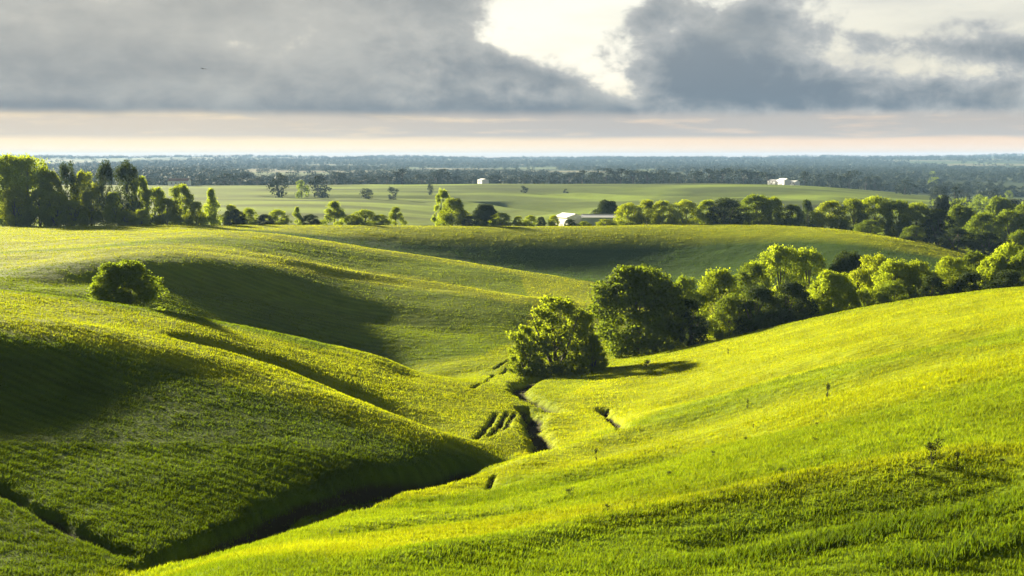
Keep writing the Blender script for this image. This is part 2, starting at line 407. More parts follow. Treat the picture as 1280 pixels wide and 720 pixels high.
# level stratus sheets below the flat cloud base, and the peach strip on the horizon
peach = w.mix(w.ramp01(U, PU(250), PU(1150)), kc((255,230,186), 1.1), kc((243,212,180), 1.08))
peach = w.mix(w.ramp01(V, PV(184), PV(196)), peach, w.mix(side, kc((240,200,150)), kc((222,184,150))))
strat = w.mix(w.ramp01(U, PU(150), PU(800)), kc((220,206,186)), kc((192,185,178)))
sn = w.noise(w.vec(w.m('MULTIPLY', U, .8), w.m('MULTIPLY', V, 7.0), 2.0), 1.0, 5, .55)
lowv = w.m('ADD', V, w.m('MULTIPLY', w.m('SUBTRACT', sn, .5), .10))
sc_ = w.ramp01(lowv, PV(178), PV(169))
hole = w.m('MULTIPLY', w.ramp01(sn, .50, .72), .5)
sheet = w.mix(w.m('MULTIPLY', sc_, w.m('SUBTRACT', 1.0, hole)), peach, strat)
wav = w.noise(w.vec(w.m('MULTIPLY', U, .9), 0.0, 4.0), 1.0, 4, .5)
lift = w.ramp01(w.m('ADD', V, w.m('MULTIPLY', w.m('SUBTRACT', wav, .5), .12)), PV(151), PV(136))
fin = w.mix(lift, sheet, heap)
bg = w.node('ShaderNodeBackground'); w.l.new(fin, bg.inputs[0]); bg.inputs[1].default_value = 1.0
wo = w.node('ShaderNodeOutputWorld'); w.l.new(bg.outputs[0], wo.inputs[0])
world.cycles.sampling_method = 'MANUAL'; world.cycles.sample_map_resolution = 512

sd = bpy.data.lights.new('sun', 'SUN'); so = bpy.data.objects.new('sun', sd); COL.objects.link(so)
sd.energy = 4.9; sd.angle = R(2.0); sd.color = (1.0, .88, .62)
from mathutils import Vector
sdir = Vector((math.sin(SUN_AZ)*math.cos(SUN_EL), math.cos(SUN_AZ)*math.cos(SUN_EL), math.sin(SUN_EL)))
so.rotation_euler = (-sdir).to_track_quat('-Z', 'Y').to_euler(); so.location = (0, 0, 200)

# ------------------------------------------------------------------ materials
def new_mat(name):
    m = bpy.data.materials.new(name); m.use_nodes = True; t = NT(m.node_tree); t.n.clear()
    return m, t, t.node('ShaderNodeOutputMaterial')

def mat_ground():
    m, t, out = new_mat('field_turf')
    geo = t.node('ShaderNodeNewGeometry'); P = geo.outputs['Position']
    at = t.node('ShaderNodeAttribute', attribute_name='crop'); so_ = t.node('ShaderNodeAttribute', attribute_name='soil')
    n1 = t.noise(P, 3.0, 5, .65); n2 = t.noise(P, .35, 4, .6); n3 = t.noise(P, .06, 3, .6)
    mp = t.node('ShaderNodeMapping'); t.l.new(P, mp.inputs[0]); mp.inputs['Rotation'].default_value = (0, 0, R(18)); mp.inputs['Scale'].default_value = (.10, .55, .3)
    n4 = t.noise(mp.outputs[0], 1.6, 4, .6)
    c = t.mix(t.m('MULTIPLY', t.ramp01(n4, .35, .7), .55), at.outputs['Color'], t.mix(1.0, at.outputs['Color'], (.62, .74, .8), 'MULTIPLY'))
    c = t.mix(t.m('MULTIPLY', t.ramp01(n2, .4, .75), .35), c, t.mix(1.0, at.outputs['Color'], (1.25, 1.1, .9), 'MULTIPLY'))
    s2 = t.ramp01(so_.outputs['Fac'], .25, .6)
    c = t.mix(s2, c, (.028, .024, .011))
    b = t.node('ShaderNodeBsdfPrincipled'); t.l.new(c, b.inputs['Base Color']); b.inputs['Roughness'].default_value = .9
    b.inputs['Specular IOR Level'].default_value = .02
    b.inputs['Sheen Weight'].default_value = .0; b.inputs['Sheen Roughness'].default_value = .5; b.inputs['Sheen Tint'].default_value = (.8, .9, .2, 1)
    hgt = t.m('ADD', t.m('MULTIPLY', n1, .10), t.m('ADD', t.m('MULTIPLY', n2, .35), t.m('MULTIPLY', n4, .22)))
    bp = t.node('ShaderNodeBump'); bp.inputs['Strength'].default_value = .9; bp.inputs['Distance'].default_value = 1.0; t.l.new(hgt, bp.inputs['Height'])
    t.l.new(bp.outputs[0], b.inputs['Normal']); t.l.new(b.outputs[0], out.inputs[0]); return m

def mat_leafy(name, col, trans=.45, col2=None, attr=None, rnd=.35, tcol=None):
    m, t, out = new_mat(name)
    geo = t.node('ShaderNodeNewGeometry'); oi = t.node('ShaderNodeObjectInfo')
    if attr: base = t.node('ShaderNodeAttribute', attribute_name=attr).outputs['Color']
    else:
        n = t.noise(t.node('ShaderNodeTexCoord').outputs['Object'], .7, 3, .6)
        base = t.mix(t.ramp01(n, .35, .65), col, col2 or tuple(v*.6 for v in col))
    rn = t.m('ADD', 1-rnd/2, t.m('MULTIPLY', geo.outputs['Random Per Island'], rnd))
    if not attr: rn = t.m('MULTIPLY', rn, t.m('ADD', .85, t.m('MULTIPLY', oi.outputs['Random'], .3)))
    base2 = t.node('ShaderNodeVectorMath', operation='SCALE'); t.l.new(base, base2.inputs[0]); t.l.new(rn, base2.inputs[3])
    d = t.node('ShaderNodeBsdfPrincipled'); t.l.new(base2.outputs[0], d.inputs['Base Color']); d.inputs['Roughness'].default_value = .75; d.inputs['Specular IOR Level'].default_value = .06
    tr = t.node('ShaderNodeBsdfTranslucent'); tm = t.mix(1.0, base2.outputs[0], tcol or (1.6, 1.35, .5), 'MULTIPLY'); t.l.new(tm, tr.inputs[0])
    mx = t.node('ShaderNodeMixShader'); mx.inputs[0].default_value = trans
    t.l.new(d.outputs[0], mx.inputs[1]); t.l.new(tr.outputs[0], mx.inputs[2]); t.l.new(mx.outputs[0], out.inputs[0]); return m

def mat_plain(name, col, rough=.7, var=.2, scale=1.5, metallic=0.0):
    m, t, out = new_mat(name); P = t.node('ShaderNodeTexCoord').outputs['Object']
    n = t.noise(P, scale, 5, .6); c = t.mix(n, tuple(v*(1-var) for v in col), tuple(min(1, v*(1+var)) for v in col))
    b = t.node('ShaderNodeBsdfPrincipled'); t.l.new(c, b.inputs['Base Color']); b.inputs['Roughness'].default_value = rough; b.inputs['Metallic'].default_value = metallic
    bp = t.node('ShaderNodeBump'); bp.inputs['Strength'].default_value = .3; bp.inputs['Distance'].default_value = .05
    t.l.new(n, bp.inputs['Height']); t.l.new(bp.outputs[0], b.inputs['Normal']); t.l.new(b.outputs[0], out.inputs[0]); return m

# ------------------------------------------------------------------ mesh helpers
def np_mesh(name, V, F, mats=(), colors=None, attrname='crop', floats=None, smooth=False, mat_idx=None):
    """V (n,3), F (m,k) constant k"""
    me = bpy.data.meshes.new(name); V = np.asarray(V, np.float32); F = np.asarray(F, np.int32); k = F.shape[1]
    me.vertices.add(len(V)); me.vertices.foreach_set('co', V.ravel())
    me.loops.add(F.size); me.loops.foreach_set('vertex_index', F.ravel())
    me.polygons.add(len(F)); me.polygons.foreach_set('loop_start', np.arange(0, F.size, k, dtype=np.int32))
    if mat_idx is not None: me.polygons.foreach_set('material_index', np.asarray(mat_idx, np.int32))
    me.polygons.foreach_set('use_smooth', np.full(len(F), smooth))
    if colors is not None:
        a = me.color_attributes.new(attrname, 'FLOAT_COLOR', 'POINT')
        a.data.foreach_set('color', np.hstack([colors, np.ones((len(V), 1))]).astype(np.float32).ravel())
    if floats is not None:
        for nm, arr in floats.items():
            a = me.attributes.new(nm, 'FLOAT', 'POINT'); a.data.foreach_set('value', np.asarray(arr, np.float32))
    for m in mats: me.materials.append(m)
    me.update(calc_edges=True); return me

def obj(name, me, parent=None, loc=None, label=None, cat=None, group=None, kind=None, rot=None, scl=None):
    o = bpy.data.objects.new(name, me); COL.objects.link(o)
    if parent is not None: o.parent = parent
    if loc is not None: o.location = loc
    if rot is not None: o.rotation_euler = rot
    if scl is not None: o.scale = scl
    if label: o['label'] = label
    if cat: o['category'] = cat
    if group: o['group'] = group
    if kind: o['kind'] = kind
    return o

# ------------------------------------------------------------------ the ground sheet
nf = 1150
phf = np.linspace(-.46, .46, nf)
coarse = np.concatenate([np.linspace(-math.pi, -.47, 140), phf, np.linspace(.47, math.pi, 140)[:-1]])
pieces = [np.exp(np.linspace(math.log(.8), math.log(30), 24, endpoint=False)), np.linspace(30, 200, 780, endpoint=False), np.linspace(200, 430, 480, endpoint=False),
          np.exp(np.linspace(math.log(430), math.log(1600), 240, endpoint=False)), np.exp(np.linspace(math.log(1600), math.log(10800), 170, endpoint=False)), np.array([11000., 11400., 11900.])]
rr = np.concatenate(pieces)
PHG, RG = np.meshgrid(coarse, rr, indexing='ij')
gx = (RG*np.sin(PHG)).ravel(); gy = (RG*np.cos(PHG)).ravel()
gz, gs = ground(gx, gy, True)
rrr = np.hypot(gx, gy); fr = np.clip((rrr-10500)/1500, 0, 1); gz = gz*(1-fr)+fr*(-20)
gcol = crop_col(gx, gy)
na, nr_ = len(coarse), len(rr)
gi = np.arange(na)[:, None]; gj = np.arange(nr_-1)[None, :]
i2 = (gi+1) % na
F = np.stack([gi*nr_+gj, gi*nr_+gj+1, i2*nr_+gj+1, i2*nr_+gj], -1).reshape(-1, 4)
cidx = len(gx); V = np.vstack([np.stack([gx, gy, gz], 1), [[0, 0, gz[::nr_].mean()]]])
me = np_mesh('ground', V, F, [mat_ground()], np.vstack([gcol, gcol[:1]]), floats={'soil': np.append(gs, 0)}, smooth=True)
ground_obj = obj('ground', me, kind='structure')
# ------------------------------------------------------------------ trees
BARK = mat_plain('bark', (.075, .060, .042), .9, .35, 6)
TC = (1.75, 1.6, .6)
LEAF = {
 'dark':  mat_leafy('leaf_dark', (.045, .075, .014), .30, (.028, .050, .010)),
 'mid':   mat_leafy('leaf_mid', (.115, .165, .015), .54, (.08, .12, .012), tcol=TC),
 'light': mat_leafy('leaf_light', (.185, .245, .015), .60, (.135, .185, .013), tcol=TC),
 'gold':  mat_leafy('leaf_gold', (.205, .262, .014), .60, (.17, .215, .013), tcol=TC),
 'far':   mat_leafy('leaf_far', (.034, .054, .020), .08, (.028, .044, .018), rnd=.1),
}
PROF = {   # crown radius against height, both 0..1
 'round':  ([.0, .10, .3, .5, .7, .86, .96, 1.0], [.34, .44, .50, .50, .44, .31, .16, .03]),
 'oval':   ([.02, .14, .38, .6, .8, .93, 1.0], [.30, .42, .48, .48, .36, .18, .04]),
 'column': ([.06, .15, .4, .65, .85, .95, 1.0], [.26, .40, .50, .50, .38, .20, .05]),
 'bush':   ([.02, .1, .3, .55, .75, .9, 1.0], [.34, .44, .50, .45, .34, .20, .06]),
 'cone':   ([.04, .15, .35, .6, .8, 1.0], [.36, .50, .46, .30, .16, .03]),
}
def leaf_quads(C, N, size, rg):
    n = len(C); N = N/(np.linalg.norm(N, axis=1, keepdims=True)+1e-9)
    a = rg.normal(size=(n, 3)); t = np.cross(N, a); t /= np.linalg.norm(t, axis=1, keepdims=True)+1e-9
    b = np.cross(N, t); s = (size*rg.uniform(.6, 1.35, n))[:, None]
    V = np.stack([C-t*s*.5, C+b*s*.36, C+t*s*.5, C-b*s*.36], 1).reshape(-1, 3)
    return V, np.arange(n*4).reshape(-1, 4)

def crown_mesh(name, kind, nleaf, leaf, seed, loose=0.0, nclump=60, clr=.12):
    rg = np.random.default_rng(seed); zs, rs = PROF[kind]
    # clump centres: mostly on the outside of the profile, on an uneven outline
    th = rg.uniform(0, 2*math.pi, nclump); z = zs[0]+.03+(.90-zs[0])*rg.uniform(0, 1, nclump)**(1.35 if loose else 1.0)
    lob = 1+.16*np.sin(3*th+rg.uniform(0, 6))+.12*np.sin(5*th+z*9+rg.uniform(0, 6))
    rad = np.maximum(np.interp(z, zs, rs)-clr*.55, .02)*np.sqrt(rg.uniform(.30 if loose else .45, 1.0, nclump))*lob
    C = np.stack([rad*np.cos(th), rad*np.sin(th), z], 1)
    cr = clr*rg.uniform(.6, 1.35, nclump)*(1-.3*loose)
    wgt = cr**2; wgt /= wgt.sum(); idx = rg.choice(nclump, nleaf, p=wgt)
    d = rg.normal(size=(nleaf, 3)); d /= np.linalg.norm(d, axis=1, keepdims=True)
    d[:, 2] = np.where(rg.random(nleaf) < .35, np.abs(d[:, 2]), d[:, 2])
    rr_ = rg.uniform(.35, 1.0, nleaf)**.45*(1+.18*rg.normal(size=nleaf)*(1+loose))
    P = C[idx]+d*(cr[idx]*rr_)[:, None]*np.array([1, 1, .82])
    P[:, 2] = np.clip(P[:, 2], .012, 1.02)
    N = d+rg.normal(size=(nleaf, 3))*.65
    V, Fq = leaf_quads(P, N, leaf, rg)
    return np_mesh(name, V, Fq), C

def tube(pts, rads, seg=6):
    V = []; Fq = []
    for k, (p, r_) in enumerate(zip(pts, rads)):
        for s in range(seg):
            a = 2*math.pi*s/seg; V.append((p[0]+r_*math.cos(a), p[1]+r_*math.sin(a), p[2]))
    for k in range(len(pts)-1):
        for s in range(seg):
            Fq.append((k*seg+s, k*seg+(s+1) % seg, (k+1)*seg+(s+1) % seg, (k+1)*seg+s))
    return V, Fq
def trunk_mesh(name, C, seed, stems=1, r0=.022):
    rg = np.random.default_rng(seed); V = []; Fq = []
    def add(v, f):
        o = len(V); V.extend(v); Fq.extend([tuple(i+o for i in q) for q in f])
    tops = []
    for s in range(stems):
        a = rg.uniform(0, 6.28); sp = .10 if stems > 1 else .02; e = .30 if stems > 1 else .03
        pts = [(math.cos(a)*sp*.3, math.sin(a)*sp*.3, -.05), (math.cos(a)*sp*.6, math.sin(a)*sp*.6, .12), (math.cos(a)*e*.6, math.sin(a)*e*.6, .42), (math.cos(a)*e, math.sin(a)*e, .76)]
        add(*tube(pts, [r0*1.5, r0, r0*.6, r0*.15])); tops.append(pts)
    for c in C[rg.choice(len(C), min(12, len(C)), replace=False)]:
        pt = tops[rg.integers(stems)]; b = np.array(pt[1])*.5+np.array(pt[2])*.5
        mid = (b+c)/2+np.array([0, 0, .03]); add(*tube([tuple(b), tuple(mid), tuple(c)], [r0*.5, r0*.3, r0*.1], 5))
    return np_mesh(name, V, Fq, [BARK], smooth=True)

PROTO = {}
def proto(key, kind, nleaf, leaf, seed, **k):
    stems = k.pop('stems', 1); ver = []
    for v in range(k.pop('vers', 2)):
        m, C = crown_mesh('crown_'+kind, kind, nleaf, leaf, seed+v*13, **k)
        m.materials.append(LEAF['mid']); ver.append((m, trunk_mesh('trunk_'+kind, C, seed+v, stems)))
    PROTO[key] = ver
proto('round', 'round', 34000, .031, 10, nclump=210, clr=.10)
proto('oval', 'oval', 18000, .030, 20, nclump=95, clr=.11)
proto('loose', 'bush', 20000, .030, 30, nclump=110, clr=.09, loose=.7, stems=4)
proto('bush', 'bush', 15000, .032, 40, nclump=80, clr=.125, stems=3)
proto('column', 'column', 15000, .030, 50, nclump=90, clr=.12)
proto('cone', 'cone', 10000, .036, 60, nclump=40, clr=.12)
proto('far_round', 'round', 1100, .075, 70, nclump=22, clr=.17, vers=3)
proto('far_bush', 'bush', 900, .085, 80, nclump=16, clr=.19, vers=3)

cnt = [0]
def tree(px, ytop, wpx, r, pk, mat, label, cat='tree', name='broadleaf_tree', group=None, sink=.0, hmin=1.5):
    x, y, z = place(px, r); _, s = pix(px, ytop)
    h = max(CAMZ+s*r-z, hmin); wd = wpx/FPX*r; cnt[0] += 1; rg = random.Random(cnt[0]*7+3)
    ver = PROTO[pk]; cm, tm = ver[rg.randrange(len(ver))]
    t = obj(name, None, loc=(x, y, z-sink), rot=(0, 0, rg.uniform(0, 6.28)), scl=(wd*1.02, wd*1.02, h), label=label, cat=cat, group=group)
    t.empty_display_size = .3
    c = obj('crown', cm, t); c.material_slots[0].link = 'OBJECT'; c.material_slots[0].material = LEAF[mat]
    obj('trunk', tm, t); return t

GH = 'trees and bushes of the hedgerow behind the right hill'
tree(152, 326, 82, 160, 'round', 'mid', 'lone rounded dark green bush tree standing behind the left foreground ridge', 'tree', 'round_tree')
tree(697, 369, 114, 172, 'loose', 'light', 'loose open-crowned many-stemmed shrub in front of the big dark tree, sunlit on its left', 'shrub', 'spreading_shrub')
tree(657, 405, 44, 170, 'loose', 'light', 'low pale shrub at the left foot of the open many-stemmed shrub', 'shrub', 'spreading_shrub')
tree(742, 418, 36, 171, 'loose', 'light', 'low round shrub at the right foot of the open many-stemmed shrub', 'shrub', 'spreading_shrub')
tree(733, 388, 40, 173, 'loose', 'gold', 'small golden shrub between the open shrub and the big dark tree', 'shrub', 'spreading_shrub')
tree(799, 331, 118, 195, 'round', 'mid', 'biggest dark round tree with a domed crown at the valley end of the hedgerow', 'tree', 'round_tree', GH)
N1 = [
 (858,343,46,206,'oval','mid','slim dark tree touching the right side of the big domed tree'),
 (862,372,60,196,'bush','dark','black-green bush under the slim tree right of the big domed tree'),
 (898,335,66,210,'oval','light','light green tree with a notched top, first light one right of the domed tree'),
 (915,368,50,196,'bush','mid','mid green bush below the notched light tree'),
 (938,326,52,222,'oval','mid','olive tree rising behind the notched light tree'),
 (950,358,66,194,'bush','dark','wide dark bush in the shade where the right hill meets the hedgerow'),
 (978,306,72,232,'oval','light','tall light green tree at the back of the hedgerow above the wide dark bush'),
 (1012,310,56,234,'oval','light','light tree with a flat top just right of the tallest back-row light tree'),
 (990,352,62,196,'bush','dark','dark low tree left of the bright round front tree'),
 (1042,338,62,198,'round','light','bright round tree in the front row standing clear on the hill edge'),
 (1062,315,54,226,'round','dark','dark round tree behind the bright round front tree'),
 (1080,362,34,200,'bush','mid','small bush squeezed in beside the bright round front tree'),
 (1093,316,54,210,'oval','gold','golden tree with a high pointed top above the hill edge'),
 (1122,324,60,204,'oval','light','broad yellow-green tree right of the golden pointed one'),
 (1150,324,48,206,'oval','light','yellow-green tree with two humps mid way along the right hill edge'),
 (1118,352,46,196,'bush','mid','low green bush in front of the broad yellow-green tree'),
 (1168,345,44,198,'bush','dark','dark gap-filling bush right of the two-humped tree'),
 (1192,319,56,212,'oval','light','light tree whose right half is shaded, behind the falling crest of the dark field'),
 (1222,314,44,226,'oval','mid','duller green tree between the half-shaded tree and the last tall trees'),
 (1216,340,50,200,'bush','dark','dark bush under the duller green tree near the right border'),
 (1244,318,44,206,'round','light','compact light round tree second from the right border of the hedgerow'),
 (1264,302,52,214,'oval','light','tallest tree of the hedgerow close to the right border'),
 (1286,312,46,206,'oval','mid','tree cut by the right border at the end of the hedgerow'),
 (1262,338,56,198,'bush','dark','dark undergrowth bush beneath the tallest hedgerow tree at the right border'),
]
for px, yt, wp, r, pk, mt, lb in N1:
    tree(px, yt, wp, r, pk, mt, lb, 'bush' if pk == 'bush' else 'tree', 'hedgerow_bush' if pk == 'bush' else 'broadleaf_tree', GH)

GL = 'trees of the tall wood behind the left hill crest'
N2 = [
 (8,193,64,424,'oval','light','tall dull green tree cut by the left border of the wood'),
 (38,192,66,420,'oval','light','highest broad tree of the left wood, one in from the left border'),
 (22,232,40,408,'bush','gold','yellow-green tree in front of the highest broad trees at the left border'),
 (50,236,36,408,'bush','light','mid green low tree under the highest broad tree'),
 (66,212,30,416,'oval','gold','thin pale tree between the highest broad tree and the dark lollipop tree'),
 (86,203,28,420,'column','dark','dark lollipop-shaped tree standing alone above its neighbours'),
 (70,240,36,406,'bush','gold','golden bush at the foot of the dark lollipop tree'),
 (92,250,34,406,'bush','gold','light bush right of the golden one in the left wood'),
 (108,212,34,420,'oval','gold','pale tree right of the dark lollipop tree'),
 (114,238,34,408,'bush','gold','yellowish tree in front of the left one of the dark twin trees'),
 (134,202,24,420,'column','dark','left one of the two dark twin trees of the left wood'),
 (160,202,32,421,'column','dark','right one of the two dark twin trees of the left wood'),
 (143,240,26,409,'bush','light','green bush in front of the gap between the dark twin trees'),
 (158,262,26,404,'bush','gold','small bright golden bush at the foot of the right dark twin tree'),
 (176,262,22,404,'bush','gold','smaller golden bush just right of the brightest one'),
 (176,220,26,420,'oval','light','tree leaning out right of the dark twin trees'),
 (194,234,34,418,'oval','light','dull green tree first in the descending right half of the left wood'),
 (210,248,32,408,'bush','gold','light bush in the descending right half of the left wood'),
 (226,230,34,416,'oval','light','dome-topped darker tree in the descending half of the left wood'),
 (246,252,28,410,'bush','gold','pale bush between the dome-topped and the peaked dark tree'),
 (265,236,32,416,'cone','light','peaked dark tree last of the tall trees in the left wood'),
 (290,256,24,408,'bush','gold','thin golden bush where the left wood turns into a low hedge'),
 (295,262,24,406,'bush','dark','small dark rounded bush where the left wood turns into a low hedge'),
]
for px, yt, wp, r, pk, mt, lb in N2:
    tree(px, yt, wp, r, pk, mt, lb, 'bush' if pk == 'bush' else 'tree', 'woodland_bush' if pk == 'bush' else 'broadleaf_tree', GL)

GM = 'bushes of the low hedge on the back hill crest'
N3 = [
 (312,260,24,408,'bush','light','olive bush first in the low hedge right of the left wood'),
 (332,268,24,402,'bush','dark','lowest dark bush in the hedge right of the left wood'),
 (348,262,30,404,'bush','light','uneven green bush in the left part of the low hedge'),
 (372,259,16,404,'cone','light','narrow upright light bush in the low hedge'),
 (388,268,24,402,'bush','dark','dark flat bush left of the pyramid-shaped bush'),
 (418,252,36,404,'cone','light','pyramid-shaped bush highest in the low hedge'),
 (440,268,20,402,'bush','gold','small golden bush right of the pyramid-shaped bush'),
 (456,262,34,404,'bush','light','wide light bush mid way between the pyramid bush and the hedge end'),
 (476,268,22,402,'bush','light','low bush second from the right end of the hedge'),
 (495,259,26,404,'cone','light','bush that ends the low hedge at its right end'),
 (554,236,24,412,'loose','light','spindly tree top rising above the big dark bush in the middle of the crest'),
 (566,248,42,404,'bush','light','big dark bush in the middle of the back hill crest'),
 (588,270,26,402,'bush','dark','low dark bush at the right foot of the big crest bush'),
 (607,255,32,410,'round','dark','round dark purple-brown bush right of the big crest bush'),
 (627,266,30,402,'bush','light','light green bush in front of the round dark one'),
 (648,270,16,402,'bush','gold','pale yellow bush left of the white sheds'),
 (663,269,18,402,'bush','light','second pale bush left of the white sheds, next to the brown one'),
 (676,271,14,404,'bush','dark','brownish bush right next to the white sheds'),
 (692,269,16,401,'bush','gold','pale yellow bush in front of the left white shed'),
 (712,274,16,401,'bush','dark','small dark bush in front of the gap between the white sheds'),
 (730,277,18,400,'bush','light','low light bush in front of the wide white shed'),
]
for px, yt, wp, r, pk, mt, lb in N3:
    tree(px, yt, wp, r, pk, mt, lb, 'bush', 'hedge_bush', GM)
GR = 'trees of the belt behind the dark field'
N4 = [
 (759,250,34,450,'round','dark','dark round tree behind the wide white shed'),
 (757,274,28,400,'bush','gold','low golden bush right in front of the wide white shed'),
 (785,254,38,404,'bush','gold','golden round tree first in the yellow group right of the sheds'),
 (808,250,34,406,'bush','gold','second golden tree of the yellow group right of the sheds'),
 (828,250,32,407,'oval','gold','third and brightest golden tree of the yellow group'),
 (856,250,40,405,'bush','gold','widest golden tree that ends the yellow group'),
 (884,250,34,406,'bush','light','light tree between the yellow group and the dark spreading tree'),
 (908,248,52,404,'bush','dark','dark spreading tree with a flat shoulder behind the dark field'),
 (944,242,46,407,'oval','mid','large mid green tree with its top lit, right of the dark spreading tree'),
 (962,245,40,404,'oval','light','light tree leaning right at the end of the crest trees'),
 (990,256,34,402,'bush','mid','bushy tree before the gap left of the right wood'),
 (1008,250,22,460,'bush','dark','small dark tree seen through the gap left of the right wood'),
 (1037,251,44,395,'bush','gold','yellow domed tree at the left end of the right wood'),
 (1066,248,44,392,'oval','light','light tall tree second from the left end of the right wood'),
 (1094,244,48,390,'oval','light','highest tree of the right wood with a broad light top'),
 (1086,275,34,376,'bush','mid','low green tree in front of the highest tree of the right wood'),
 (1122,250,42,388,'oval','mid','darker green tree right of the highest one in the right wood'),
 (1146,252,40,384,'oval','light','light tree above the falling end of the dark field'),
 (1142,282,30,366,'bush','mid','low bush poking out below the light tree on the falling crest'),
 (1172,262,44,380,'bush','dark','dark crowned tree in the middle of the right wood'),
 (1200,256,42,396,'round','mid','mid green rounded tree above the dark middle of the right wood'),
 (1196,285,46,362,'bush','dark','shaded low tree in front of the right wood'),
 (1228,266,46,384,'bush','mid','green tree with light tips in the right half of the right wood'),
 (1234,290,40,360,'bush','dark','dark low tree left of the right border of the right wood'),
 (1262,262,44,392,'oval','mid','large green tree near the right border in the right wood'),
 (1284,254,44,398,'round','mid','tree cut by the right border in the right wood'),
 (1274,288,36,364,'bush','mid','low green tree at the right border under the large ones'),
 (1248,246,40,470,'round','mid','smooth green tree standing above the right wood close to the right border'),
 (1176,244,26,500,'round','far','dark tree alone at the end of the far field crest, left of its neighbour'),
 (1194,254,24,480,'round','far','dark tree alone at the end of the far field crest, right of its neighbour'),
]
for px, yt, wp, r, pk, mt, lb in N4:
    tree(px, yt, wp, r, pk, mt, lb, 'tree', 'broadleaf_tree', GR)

# single trees out on the far pasture
for px, yt, wp, r, pk, mt, lb in [
 (349,216,24,1000,'far_round','far','pale-topped round tree in the far pasture, leftmost of the three in its line'),
 (378,222,18,1010,'far_bush','mid','greenish bush tree, middle one of three in line on the far pasture'),
 (398,221,26,1020,'far_bush','far','broad dark tree, rightmost of three in line on the far pasture'),
 (457,235,18,950,'far_round','far','small squat round tree alone in the far pasture, left of its twin'),
 (492,233,14,950,'far_round','far','small round tree alone in the far pasture, right of its twin'),
 (539,228,8,1050,'far_round','far','tiny tree on the far pasture just above the spindly crest tree'),
 (655,232,10,1100,'far_round','far','small dark tree alone on the far field above the white sheds'),
 (707,236,7,1100,'far_bush','far','tiny dot of a bush right of the small tree on the far field')]:
    tree(px, yt, wp, r, pk, mt, lb, 'tree', 'field_tree')

# the row along the far field edge and the nearer of the trees beyond it
RW = 'dark trees of the row along the far field edge'
rg = random.Random(5); ordn = ['first','second','third','fourth','fifth','sixth','seventh','eighth','ninth','tenth','eleventh','twelfth','thirteenth','fourteenth','fifteenth','sixteenth','seventeenth','eighteenth','nineteenth','twentieth','twenty-first','twenty-second','twenty-third','twenty-fourth','twenty-fifth','twenty-sixth','twenty-seventh','twenty-eighth','twenty-ninth','thirtieth']
row = [(252,220,16),(282,217,22),(302,216,24),(322,221,20),(421,215,22),(440,222,16),(456,220,18),(472,221,16),(484,219,16),(503,212,26),(528,218,16),(544,215,18),(555,213,20),(569,220,14),(592,221,14),(619,218,22),(640,222,14),
       (656,219,18),(674,220,18),(692,219,16),(711,216,20),(727,214,20),(741,216,16),(757,212,24),(775,212,24),(791,213,24),(808,214,24),(829,214,22),(846,217,16),(867,214,22),(885,212,18),(902,210,26),(928,212,22),(944,213,24),(958,216,18),(1005,216,18),(1022,219,14),(1036,217,16),(1060,214,26),(1080,219,14),(1092,222,16)]
for k, (px, yt, wp) in enumerate(row):
    lr = k < len(row)/2; q = k if lr else len(row)-1-k
    lab = ('%s tree from the %s end of the dark row along the far field edge' % (ordn[q], 'left' if lr else 'right'))
    tree(px, yt-1, wp*1.15, 1330+rg.uniform(-15, 40), 'far_round' if k % 3 else 'far_bush', 'far', lab, 'tree', 'field_tree', RW)
R2 = 'scattered trees of the low ground right of the far field'
for k in range(70):
    px = rg.uniform(1105, 1330); r = math.exp(rg.uniform(math.log(560), math.log(2300)))
    if px < 1105+(1500-r)*.09: px += 60
    hgt = rg.uniform(8, 15); x, y, z = place(px, r)
    t = obj('field_tree', None, loc=(x, y, z), rot=(0, 0, rg.uniform(0, 6)), scl=(hgt*rg.uniform(.9, 1.3),)*2+(hgt,), cat='tree', group=R2,
            label='hazy blue-green tree scattered over the low ground beyond the right end of the far field')
    cm, tm = PROTO['far_bush' if k % 2 else 'far_round'][k % 3]
    c = obj('crown', cm, t); c.material_slots[0].link = 'OBJECT'; c.material_slots[0].material = LEAF['far' if k % 4 else 'mid']; obj('trunk', tm, t)

